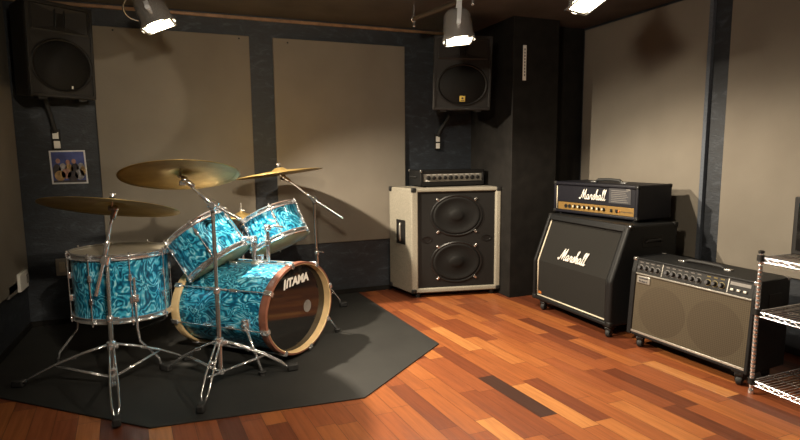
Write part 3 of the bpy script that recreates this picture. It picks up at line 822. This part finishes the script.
for (c, d) in ((q1 + V((0, 0, .17)), -1), (q2 + V((0, 0, .25)), 1)):
    am = MB(); am.ball(c, .024); am.box(c + V((0, 0, .012)), (.045, .05, .04), None, .008)
    am.tube([c, c + camx * .05 * d + V((0, 0, .02)), c + camx * .11 * d + V((0, 0, .01))], .011)
    am.cyl(c + V((.0, -.03, .0)), c + V((0, -.06, .004)), .008); am.box(c + V((0, -.06, .004)), (.035, .008, .014), None, .003)
    am.build('holder_arm', M['chrome'], th, True)

# rack toms: axis from batter side to resonant side
def cam_dir(r, d, c): return (Rt * r - Up * d - Fw * c).normalized()
def at(u, v, d): return V((0, 0, 1.422)) + (Fw + Rt * (u - 400) / f_px - Up * (v - 220) / f_px) * d
ax1 = cam_dir(.58, .81, .07)
chrome_drum('larger turquoise pearl rack tom over the rear of bass drum, tilted', 'rack_tom', at(196.0, 227.5, 3.86), ax1, Rt * .93 + Up * .37, .205, .325, 1.16, 'turquoise drums of the kit', 6, .32)
ax2 = cam_dir(.43, .90, .15)
chrome_drum('smaller turquoise pearl rack tom behind the other, nearer the crash stand', 'rack_tom', at(268, 213.5, 4.30), ax2, Rt * .93 + Up * .40, .207, .275, 1.12, 'turquoise drums of the kit', 6, .2)

# ------------------------------------------------------------------ cymbals and stands
def cymbal(c, n, r, label, bell=.16):
    n = V(n).normalized(); x = n.orthogonal().normalized()
    M4 = basis(c, x, n.cross(x), n)
    o = thing('cymbal', label, 'cymbal', M=M4, group='bronze cymbals')
    pr = [(.008, .034), (r * bell * .55, .031), (r * bell * .9, .018), (r * bell * 1.1, .008), (r * .4, .003), (r * .7, -.006), (r * .9, -.014), (r, -.020)]
    bot = [(a, b - .003) for a, b in reversed(pr)]
    m = MB(); m.lathe((0, 0, 0), (0, 0, 1), pr + bot, 64, caps=False, sharp=False)
    me = m.build('plate', M['bronze'], o)
    return o, n
def stand(label, centre_, feet, hub_z, low_z, lowbrace_z, pole_top, boom, wing, cym_c, cym_n, loops=0):
    """double-braced cymbal stand; boom = list of world points ending at the cymbal tilter"""
    c = V(centre_)
    t = thing('cymbal_stand', label, 'cymbal stand', (c.x, c.y, 0), 0, 'chrome cymbal stands')
    top = V(pole_top)
    base = V((c.x, c.y, low_z))
    dirp = (top - base).normalized()
    mid = base.lerp(top, .5)
    pl = MB(); pl.cyl(base, mid, .0150); pl.cyl(mid - dirp * .02, top, .0118)
    po = pl.build('pole', M['dark_chrome'], t, True)
    k = MB()
    k.lathe(mid - dirp * .03, dirp, [(.015, 0), (.022, .006), (.022, .04), (.015, .046)], 14); k.cyl(mid, mid + V((.045, -.02, 0)), .006); k.box(mid + V((.05, -.022, 0)), (.014, .03, .012), None, .003)
    k.build('collar', M['chrome'], po, True)
    hub = base.lerp(top, 0); hub = V((c.x, c.y, hub_z)) + V((dirp.x, dirp.y, 0)) * (hub_z - low_z)
    hc = MB(); hc.lathe(hub - V((0, 0, .03)), (0, 0, 1), [(.015, 0), (.028, .006), (.028, .05), (.015, .056)], 16); hc.box(hub + V((.028, -.025, 0)), (.03, .02, .025), None, .004)
    hc.build('leg_hub', M['chrome'], t, True)
    MB().lathe(base - V((0, 0, .005)), (0, 0, 1), [(.012, 0), (.022, .004), (.022, .03), (.015, .034)], 14).build('brace_hub', M['chrome'], t, True)
    for f in feet:
        f = V(f); h = (f - V((c.x, c.y, 0))).normalized(); per = V((-h.y, h.x, 0)) * .012
        kn = V((c.x, c.y, hub.z)).lerp(f, .22); kn.z = hub.z * .88
        fz = f + V((0, 0, .03))
        lg = MB()
        for s in (-1, 1):
            lg.tube([hub + h * .028 + per * s, hub.lerp(fz, .3) + V((0, 0, .022)) + per * s * 1.2, hub.lerp(fz, .6) + V((0, 0, .022)) + per * s * 1.7, hub.lerp(fz, .84) + V((0, 0, .008)) + per * s * 1.6, fz - h * .03 + V((0, 0, .004)) + per * s * .5], .0062, 8)
        for a in (.40, .95): lg.box(hub.lerp(fz, a) + V((0, 0, .020 if a < .7 else .002)), (.032, .032, .014), None, .004)
        lo = lg.build('leg', M['chrome'], t, True)
        b = MB()
        for s in (-1, 1):
            b.tube([base + V((0, 0, .012)) + h * .02 + per * s * .6, hub.lerp(fz, .60) + V((0, 0, .012)) + per * s * .6], .005, 6)
        b.build('brace', M['chrome'], lo, True)
        rot = Matrix((h, V((-h.y, h.x, 0)), V((0, 0, 1)))).transposed()
        MB().box(f + V((0, 0, .0325)), (.070, .042, .046), rot, .010).build('rubber_foot', M['rubber'], lo, True)
    bo = [V(p) for p in boom]
    a = MB()
    a.tube(bo, [.0115, .0115] + [.0075] * (len(bo) - 2), 10)
    a.lathe(bo[1], bo[2] - bo[1], [(.0115, 0), (.016, .006), (.016, .085), (.009, .10)], 12)
    ao = a.build('boom_arm', M['chrome'], t, True)
    w = MB(); wp = V(wing)
    d = (bo[-1] - bo[0]).normalized(); e = d.cross(Fw).normalized(); g = d.cross(e)
    w.lathe(wp - d * .03, d, [(.012, 0), (.030, .006), (.030, .052), (.012, .06)], 14); w.ball(wp - V((0, 0, .014)), .028)
    w.lathe(wp - g * .03, g, [(.018, 0), (.018, .06)], 14); w.box(wp - g * .05, (.055, .014, .022), None, .004)
    w.build('boom_clamp', M['chrome'], ao, True)
    # tilter, spindle, felts and wing nut
    cn = V(cym_n).normalized(); cc = V(cym_c); tl = bo[-1]
    k = MB(); k.ball(tl, .022); k.lathe(tl - d * .07, d, [(.010, 0), (.017, .006), (.017, .055), (.010, .06)], 12); k.box(tl + e * .022, (.038, .03, .032), None, .006)
    k.tube([tl, cc - cn * .03, cc + cn * .072], .0055, 8)
    k.lathe(cc - cn * .020, cn, [(.016, -.010), (.020, -.008), (.020, -.002), (.012, 0)], 14)
    ko = k.build('tilter', M['dark_chrome'], ao, True)
    fl = MB(); fl.lathe(cc + cn * .036, cn, [(.018, 0), (.018, .010), (.006, .012)], 14)
    fl.build('felt_washer', M['rubber'], ko, True)
    wn = MB(); wn.cyl(cc + cn * .048, cc + cn * .066, .009); wn.box(cc + cn * .064, (.036, .008, .014), None, .003)
    wn.build('wing_nut', M['chrome'], ko, True)
    return t

# camera axes used only to turn measured tilts into world directions
def cyn(roll, toward):      # roll: tilt in view (deg, + = right side up), toward: + shows the top, - shows the underside
    a, b = R(roll), R(toward)
    n = (Up * math.cos(a) - Rt * math.sin(a)) * math.cos(b) - Fw * math.sin(b)
    return n
c1 = at(112, 204.5, 3.32); n1 = cyn(-1.0, -7.6)
cymbal(c1, n1, .392, 'largest dark bronze cymbal over the floor tom, lowest of three', .19)
stand('chrome cymbal stand in front of the floor tom, leftmost of three', (-.487, 3.60, 0), [(-.412, 3.045, 0), (-1.030, 3.81, 0), (-.059, 3.873, 0)], .255, .055, 0,
      at(107, 258, 3.37), [at(96, 296, 3.32), at(105, 256, 3.33), at(110.5, 224, 3.335), at(115, 208.5, 3.335)], at(106, 260, 3.345), c1 + n1 * .0, n1)
c2 = at(180.5, 172.5, 3.32); n2 = cyn(6.5, -8.8)
cymbal(c2, n2, .352, 'big bronze cymbal tilted high above the larger rack tom', .19)
stand('chrome cymbal stand with boom arm in front of bass drum', (.134, 3.40, 0), [(.008, 3.035, 0), (-.19, 3.726, 0), (.580, 3.410, 0)], .262, .065, 0,
      at(212.5, 206, 3.36), [at(240, 219, 3.36), at(212, 204, 3.335), at(190, 185.5, 3.33), at(184.5, 180, 3.325)], at(213, 205, 3.335), c2, n2)
c3 = at(279.5, 171.5, 4.62); n3 = cyn(8.0, 4.5)
cymbal(c3, n3, .365, 'bright golden cymbal at right, the smallest of the three', .17)
stand('chrome cymbal stand behind the bass drum, its boom pointing down right', (1.07, 4.72, 0), [(1.286, 4.70, 0), (.93, 4.98, 0), (.88, 4.48, 0)], .30, .08, 0,
      at(313.5, 201, 4.74), [at(343, 218, 4.72), at(314, 199.5, 4.715), at(293, 183.5, 4.68), at(283.5, 177, 4.65)], at(314.5, 199.5, 4.72), c3, n3)

# hi-hat behind the toms
hc = at(241.5, 216.5, 4.72)
t = thing('hi_hat', 'hi-hat cymbals on a thin rod stand, mostly hidden behind the rack toms', 'hi-hat', (hc.x, hc.y, 0))
for s, zz in ((1, .012), (-1, -.008)):
    m = MB(); m.lathe(hc + V((0, 0, zz)), (0, 0, s), [(.006, .03), (.03, .026), (.05, .010), (.12, .002), (.19, -.008), (.19, -.011), (.12, -.001), (.05, .007), (.006, .027)], 44, caps=False, sharp=False)
    m.build('hi_hat_cymbal', M['bronze'], t, True)
MB().cyl(hc, (hc.x, hc.y, .05), .011).build('pole', M['chrome'], t, True)
m = MB(); m.cyl(hc, hc + V((0, 0, .12)), .004); m.lathe(hc + V((0, 0, .04)), (0, 0, 1), [(.012, 0), (.016, .006), (.016, .024), (.008, .03)], 12); m.box(hc + V((.014, -.01, .055)), (.03, .01, .012), None, .003)
m.build('clutch', M['chrome'], t, True)
for k in range(3):
    a = k * 2 * PI / 3 + .5
    f = V((hc.x + .24 * math.cos(a), hc.y + .24 * math.sin(a), .022))
    lo = MB().tube([(hc.x, hc.y, .30), V((hc.x, hc.y, .30)).lerp(f, .6) + V((0, 0, .02)), f], .008).build('leg', M['chrome'], t, True)
    MB().box(f, (.03, .03, .026), None, .008).build('rubber_foot', M['rubber'], lo, True)

# ------------------------------------------------------------------ PA loudspeakers
def pa_speaker(label, c, az_deg, w, h, d, back, tilt, roll, k, logo_pos, logo_mat, mount_to, horn_u=0.0, hx=0):
    """trapezoid two-way box; local x = right as seen, y = into the box, z = up; origin at bottom centre of front"""
    a = R(az_deg)      # direction of local x (viewer's right) in plan
    X = V((math.cos(a), math.sin(a), 0)); Y = V((-math.sin(a), math.cos(a), 0)); Z = V((0, 0, 1))
    Y2 = Y * math.cos(R(tilt)) + Z * math.sin(R(tilt)); Z2 = X.cross(Y2)
    X3 = X * math.cos(R(roll)) + Z2 * math.sin(R(roll)); Z3 = X3.cross(Y2)
    M4 = basis(c, X3, Y2, Z3)
    t = thing('loudspeaker', label, 'loudspeaker', M=M4, group='black loudspeakers hung near the ceiling')
    bl, br = back
    m = MB(); m.hexa([(-w / 2, 0, 0), (w / 2, 0, 0), (br, d, .02), (bl, d, .02), (-w / 2, 0, h), (w / 2, 0, h), (br, d, h - .02), (bl, d, h - .02)], .014)
    m.build('cabinet', M['speaker_plastic'], t)
    # front baffle rim
    m = MB()
    for lo, hi in (((-w / 2 + .006, -.010, .006), (w / 2 - .006, .004, .03)), ((-w / 2 + .006, -.010, h - .03), (w / 2 - .006, .004, h - .006)),
                   ((-w / 2 + .006, -.010, .006), (-w / 2 + .026, .004, h - .006)), ((w / 2 - .026, -.010, .006), (w / 2 - .006, .004, h - .006))): m.bounds(lo, hi, .004)
    m.build('front_frame', M['speaker_plastic'], t)
    zc = h * .345; r = h * .285
    dr = MB().lathe((0, -.001, zc), (0, -1, 0), [(r, 0), (r, .008), (r * .96, .013), (r * .92, .010), (r * .90, .002)], 48, x=(1, 0, 0), k=k, caps=False).build('woofer', M['black_plastic'], t)
    MB().lathe((0, -.0005, zc), (0, -1, 0), [(r * .90, .002), (r * .86, .008), (0, .014)], 48, x=(1, 0, 0), k=k, caps=False).build('woofer_grille', M['grille_metal'], dr)
    # horn: flared mouth with a vertical throat
    hz0, hz1 = h * .70, h * .945; hw = w * .40
    hm = MB()
    zc2 = (hz0 + hz1) / 2
    y = -.012
    P = [(-hw, y, hz0), (hw, y, hz0), (hw, y, hz1), (-hw, y, hz1)]
    Q = [(-.025, .0, hz0 + .04), (.025, .0, hz0 + .04), (.025, .0, hz1 - .04), (-.025, .0, hz1 - .04)]
    O = [(-hw - .012, -.002, hz0 - .012), (hw + .012, -.002, hz0 - .012), (hw + .012, -.002, hz1 + .012), (-hw - .012, -.002, hz1 + .012)]
    for i in range(4):
        j = (i + 1) % 4
        hm.quad([P[i], P[j], Q[j], Q[i]]); hm.quad([O[i], O[j], P[j], P[i]])
    hm.quad(Q)
    bmesh.ops.recalc_face_normals(hm.b, faces=hm.b.faces[:])
    ho = hm.build('horn', M['speaker_plastic'], t)
    th = MB()
    for s in (-1, 1): th.box((s * .034, -.006, zc2), (.008, .012, hz1 - hz0 - .03), None, .003)
    th.build('horn_throat', M['black_metal'], ho)
    lx, lz, lw, lh = logo_pos
    lg = MB().box((lx, -.016, lz), (lw, .004, lh), None, .001).build('badge', logo_mat, t)
    if lw > .03:
        MB().lathe((lx, -.0185, lz + .004), (0, -1, 0), [(.010, 0), (.010, .001), (0, .001)], 12).build('badge_mark', M['dark_print'], lg)
        MB().bounds((lx - .018, -.0193, lz - .018), (lx + .018, -.0183, lz - .013)).build('badge_mark', M['dark_print'], lg)
    for s in (-1, 1):
        MB().bounds((s * w * .30 - .03, .02, -.014), (s * w * .30 + .03, .10, .006), .004).build('rubber_foot', M['rubber'], t)
    # wall bracket
    b = MB(); p = M4 @ V((0, d - .02, h * .5)); q = V(mount_to)
    b.tube([p, p.lerp(q, .5), q], .022, 10)
    n = V((0, -1, 0)) if abs(q.y - YB) < .02 else V((1, 0, 0))
    b.box(q + n * .012, (.10, .024, .18) if abs(n.y) > .5 else (.024, .10, .18), None, .004)
    b.build('wall_bracket', M['black_metal'], t, True)
    return t
pa_speaker('black two-way loudspeaker hung in upper left corner with silver mark', (-.832, 4.842, 1.852), 34, .478, .70, .34, (-.20, .02), 2, 0, 1.10, (.055, .085, .012, .022), M['white'], (-1.0, YB, 2.3))
pa_speaker('black loudspeaker with gold badge hung on back wall beside the dark column', at(461.5, 110.5, 4.92), -13, .545, .655, .36, (-.19, .17), 6, 0, 1.28, (.0, .105, .05, .05), M['badge_gold'], (2.5, YB, 2.25))

def cable_strap(label, pts, tags, w=.035):
    t = thing('speaker_cable', label, 'cable', (pts[-1][0], YB, pts[-1][2]), 0, 'cables with white tags under loudspeakers')
    MB().tube(pts, .019, 8).build('cord', M['rubber'], t, True)
    m = MB()
    for (x, z, dz) in tags[:1]: pass
    x0 = tags[0][0]; zt = max(z for _, z, _ in tags) + .05; zb = min(z for _, z, _ in tags) - .045
    MB().bounds((x0 - .032, YB - .022, zb), (x0 + .032, YB, zt), .004).build('clip_plate', M['black_plastic'], t, True)
    for (x, z, s) in tags: MB().bounds((x - s * .5, YB - .027, z - s * .65), (x + s * .5, YB - .021, z + s * .65), .002).build('white_tag', M['white'], t, True)
cable_strap('black cable clip with two white tags below left loudspeaker, above poster', [(-1.01, 5.06, 1.87), (-1.005, 5.13, 1.80), (-.99, 5.145, 1.72), (-.975, 5.15, 1.60)], [(-.972, 1.582, .042), (-.965, 1.508, .046)])
cable_strap('black cable clip with two white tags under right loudspeaker', [(2.56, 5.06, 1.80), (2.555, 5.12, 1.74), (2.50, 5.145, 1.66), (2.466, 5.15, 1.58)], [(2.466, 1.555, .042), (2.466, 1.485, .042)])

# ------------------------------------------------------------------ stage lamps
def par_can(label, mouth, axis, r, L, lit=True, ring=True, yoke_up=(0, 0, 1), yside=None, spot=None, col_=(1, .85, .65)):
    """short PAR can; axis points out of the mouth"""
    mouth = V(mouth); a = V(axis).normalized()
    x = a.orthogonal().normalized()
    side = a.cross(V((0, 0, 1)));
    if side.length < .05: side = V((1, 0, 0))
    if yside is not None: side = V(yside) - a * a.dot(V(yside))
    side.normalize()
    M4 = basis(mouth, side, a.cross(side), a)
    t = thing('stage_lamp', label, 'lamp', M=M4, group='chrome stage lamps under the ceiling')
    m = MB()
    pr = [(r * .35, -L), (r * .62, -L * .96), (r * .80, -L * .82), (r * .84, -L * .55), (r * .88, -L * .50), (r * .88, -L * .22), (r * .98, -L * .10), (r, 0), (r * .96, 0), (r * .93, -L * .10), (r * .82, -L * .3), (r * .7, -L * .7), (r * .3, -L * .93)]
    m.lathe((0, 0, 0), (0, 0, 1), pr, 40, caps=False)
    m.lathe((0, 0, 0), (0, 0, 1), [(r * .35, -L), (0, -L)], 24, caps=False)
    m.build('housing', M['aluminium'], t)
    MB().lathe((0, 0, -L * .16), (0, 0, 1), [(0, 0), (r * .86, 0), (r * .86, -.012), (0, -.012)], 32).build('lens', M['lamp'], t)
    g = MB(); s = r * .82
    for q in ((s, 0), (-s, 0)): g.box((q[0], 0, .004), (.014, 2 * s + .014, .006), None, .001)
    for q in ((0, s), (0, -s)): g.box((0, q[1], .004), (2 * s + .014, .014, .006), None, .001)
    g.build('gel_frame', M['aluminium'], t)
    # yoke: strap from both sides up to a hook on the ceiling pipe
    inv = M4.inverted()
    hk = V(yoke_up)
    y = MB()
    piv = [M4 @ V((s_ * r * 1.0, 0, -L * .45)) for s_ in (-1, 1)]
    top = [hk + (p - (piv[0] + piv[1]) / 2) * .75 for p in piv]
    for p, q in zip(piv, top):
        d = (q - p).normalized(); w = d.cross(side).normalized()
        rot = Matrix((side, w, d)).transposed()
        y.box((p + q) / 2, (.005, .030, (q - p).length + .02), rot, .001)
        y.cyl(p - side * .012, p + side * .012, .016)
    dd = top[1] - top[0]
    y.box((top[0] + top[1]) / 2, (dd.length, .030, .005), Matrix((dd.normalized(), V((0, 0, 1)).cross(dd.normalized()), V((0, 0, 1)))).transposed(), .001)
    if yside is None: y.cyl((top[0] + top[1]) / 2, V((hk.x, hk.y, ZC)), .009)
    y.build('yoke', M['yoke_metal'], t, True)
    if spot:
        tgt, power, size, blend = spot
        ld = bpy.data.lights.new('lamp_light', 'SPOT'); ld.energy = power; ld.spot_size = R(size); ld.spot_blend = blend; ld.color = col_; ld.shadow_soft_size = .10 if size > 138 else .035
        lo = bpy.data.objects.new('lamp_light', ld); col.objects.link(lo)
        p = mouth + a * .02; lo.location = p
        lo.rotation_euler = (V(tgt) - p).to_track_quat('-Z', 'Y').to_euler()
    return t
def pipe(label, a, b):
    a, b = V(a), V(b)
    t = thing('lighting_bar', label, 'ceiling bar', ((a + b) / 2).to_tuple(), 0, 'black lighting bars under the ceiling')
    MB().cyl(a, b, .019).build('tube', M['bar'], t, True)
    for k in (.0, .93):
        p = a.lerp(b, k)
        h = MB(); h.cyl(p + V((0, 0, -.02)), (p.x, p.y, ZC), .008); h.ring(p, b - a, .024, .006, 16); h.cyl(p - V((0, 0, .05)), p, .010); h.ball(p - V((0, 0, .055)), .013)
        h.build('hanger', M['chrome'], t, True)
    return t

# ---- lamps in view
A2 = at(459, 41, 3.8)
par_can('chrome stage lamp pointing down in front of the right loudspeaker', A2, (.05, -.10, -1), .118, .215, yside=(-.40, -.88, .1), yoke_up=A2 + V((.03, .05, .36)), spot=((2.75, 3.1, .0), 200, 120, .45))
A1 = at(159, 26, 3.6)
L1can = par_can('chrome stage lamp tilted to the right in front of the felt panel', A1, (.36, -.07, -.92), .118, .215, yoke_up=A1 + V((-.10, .10, .30)), spot=((1.9, 3.65, .0), 720, 98, .55))
A3 = at(591, 0, 2.9)
par_can('brightest stage lamp, cut off by the top edge at right', A3, (.14, -.42, -.90), .118, .215, yoke_up=A3 + V((.10, .12, .32)), spot=((1.6, 1.9, .0), 125, 120, .4))
rim = MB().ring(at(142, 7, 3.66), (.25, -.55, -.8), .118, .006, 36).build('rim_ring', M['dark_chrome'], L1can, True)
def atz(u, v, z):
    q = Fw + Rt * (u - 400) / f_px - Up * (v - 220) / f_px
    return V((0, 0, 1.422)) + q * ((z - 1.422) / q.z)
pipe('brown-black lighting bar under the ceiling above the middle stage lamp', atz(414, 19, 2.54), atz(478, -6, 2.54))
# ---- the rest of the room's lamps, behind and beside the camera
OFF = [((.1, 1.15, 2.33), (2.0, 4.2, .8), 165, 142, 1.0), ((.45, .75, 2.33), (.10, 3.9, .66), 260, 38, .8), ((1.2, .5, 2.33), (-.52, 5.14, 1.88), 130, 13, .15)]
for i, (p, tg, pw, sz, bl) in enumerate(OFF):
    d = (V(tg) - V(p)).normalized()
    par_can(['chrome wide stage lamp above the camera aimed across the room', 'chrome stage lamp above the camera aimed at the drum kit', 'chrome stage lamp above the camera aimed at the left felt panel'][i], p, d, .118, .215, yoke_up=V(p) - d * .1 + V((0, 0, .25)), spot=(tg, pw, sz, bl))

# ------------------------------------------------------------------ wire shelf
x0, x1s, ya, yb = 3.012, 3.47, 2.045, 1.10
t = thing('wire_shelf', 'chrome wire shelving rack with three tiers at the right edge', 'shelf', ((x0 + x1s) / 2, (ya + yb) / 2, 0))
for x in (x0, x1s):
    for y in (ya, yb):
        m = MB(); pr = [(.0125, 0)]
        z = .03
        while z < .82:
            pr += [(.0125, z), (.0105, z + .003), (.0105, z + .006), (.0125, z + .009)]; z += .0254
        pr += [(.0125, .838), (.010, .842), (0, .842)]
        m.lathe((x, y, .0), (0, 0, 1), [(.010, 0), (.016, .002), (.016, .018)] + pr[1:], 14)
        po = m.build('post', M['chrome'], t, True)
        for z in (.79, .475, .06):
            MB().lathe((x, y, z), (0, 0, 1), [(.0126, 0), (.021, .002), (.019, .034), (.0126, .036)], 14).build('sleeve', M['black_plastic'], po, True)
        MB().lathe((x, y, .836), (0, 0, 1), [(.0155, 0), (.0155, .012), (.008, .016), (0, .016)], 14).build('cap', M['black_plastic'], po, True)
for z in (.81, .495, .08):
    m = MB()
    for (a, b) in (((x0, ya), (x1s, ya)), ((x0, yb), (x1s, yb)), ((x0, ya), (x0, yb)), ((x1s, ya), (x1s, yb))):
        a3, b3 = V((*a, z)), V((*b, z))
        m.cyl(a3, b3, .0045, seg=8); m.cyl(a3 - V((0, 0, .026)), b3 - V((0, 0, .026)), .004, seg=8)
        n = int((b3 - a3).length / .028)
        m.tube([a3.lerp(b3, i / n) - V((0, 0, .003 if i % 2 else .023)) for i in range(n + 1)], .0028, 6)
    m.build('tier_frame', M['chrome'], t, True)
    m = MB()
    n = 38
    for i in range(1, n):
        y = ya + (yb - ya) * i / n
        m.cyl((x0, y, z + .003), (x1s, y, z + .003), .0026, seg=6)
    for x in (x0 + .15, x0 + .31): m.cyl((x, ya, z - .002), (x, yb, z - .002), .004, seg=6)
    m.build('wire_deck', M['dark_chrome'], t, True)
t = thing('monitor', 'black slab of a monitor standing on the top wire shelf, cut by right edge', 'monitor', (3.30, 1.85, .8155))
MB().bounds((3.24, 1.70, .8155), (3.36, 2.032, 1.15), .008).build('case', M['black_plastic'], t, True)
MB().bounds((3.234, 1.72, .84), (3.241, 2.004, 1.115), .002).build('screen', M['gloss_black'], t, True)

# ------------------------------------------------------------------ world and view
w = bpy.data.worlds.new('world'); scene.world = w; w.use_nodes = True
w.node_tree.nodes['Background'].inputs[0].default_value = (.5, .45, .4, 1); w.node_tree.nodes['Background'].inputs[1].default_value = .03
vs = scene.view_settings
vs.view_transform = 'Standard'; vs.look = 'None'; vs.exposure = 0.0; vs.gamma = 1.0; vs.use_curve_mapping = False
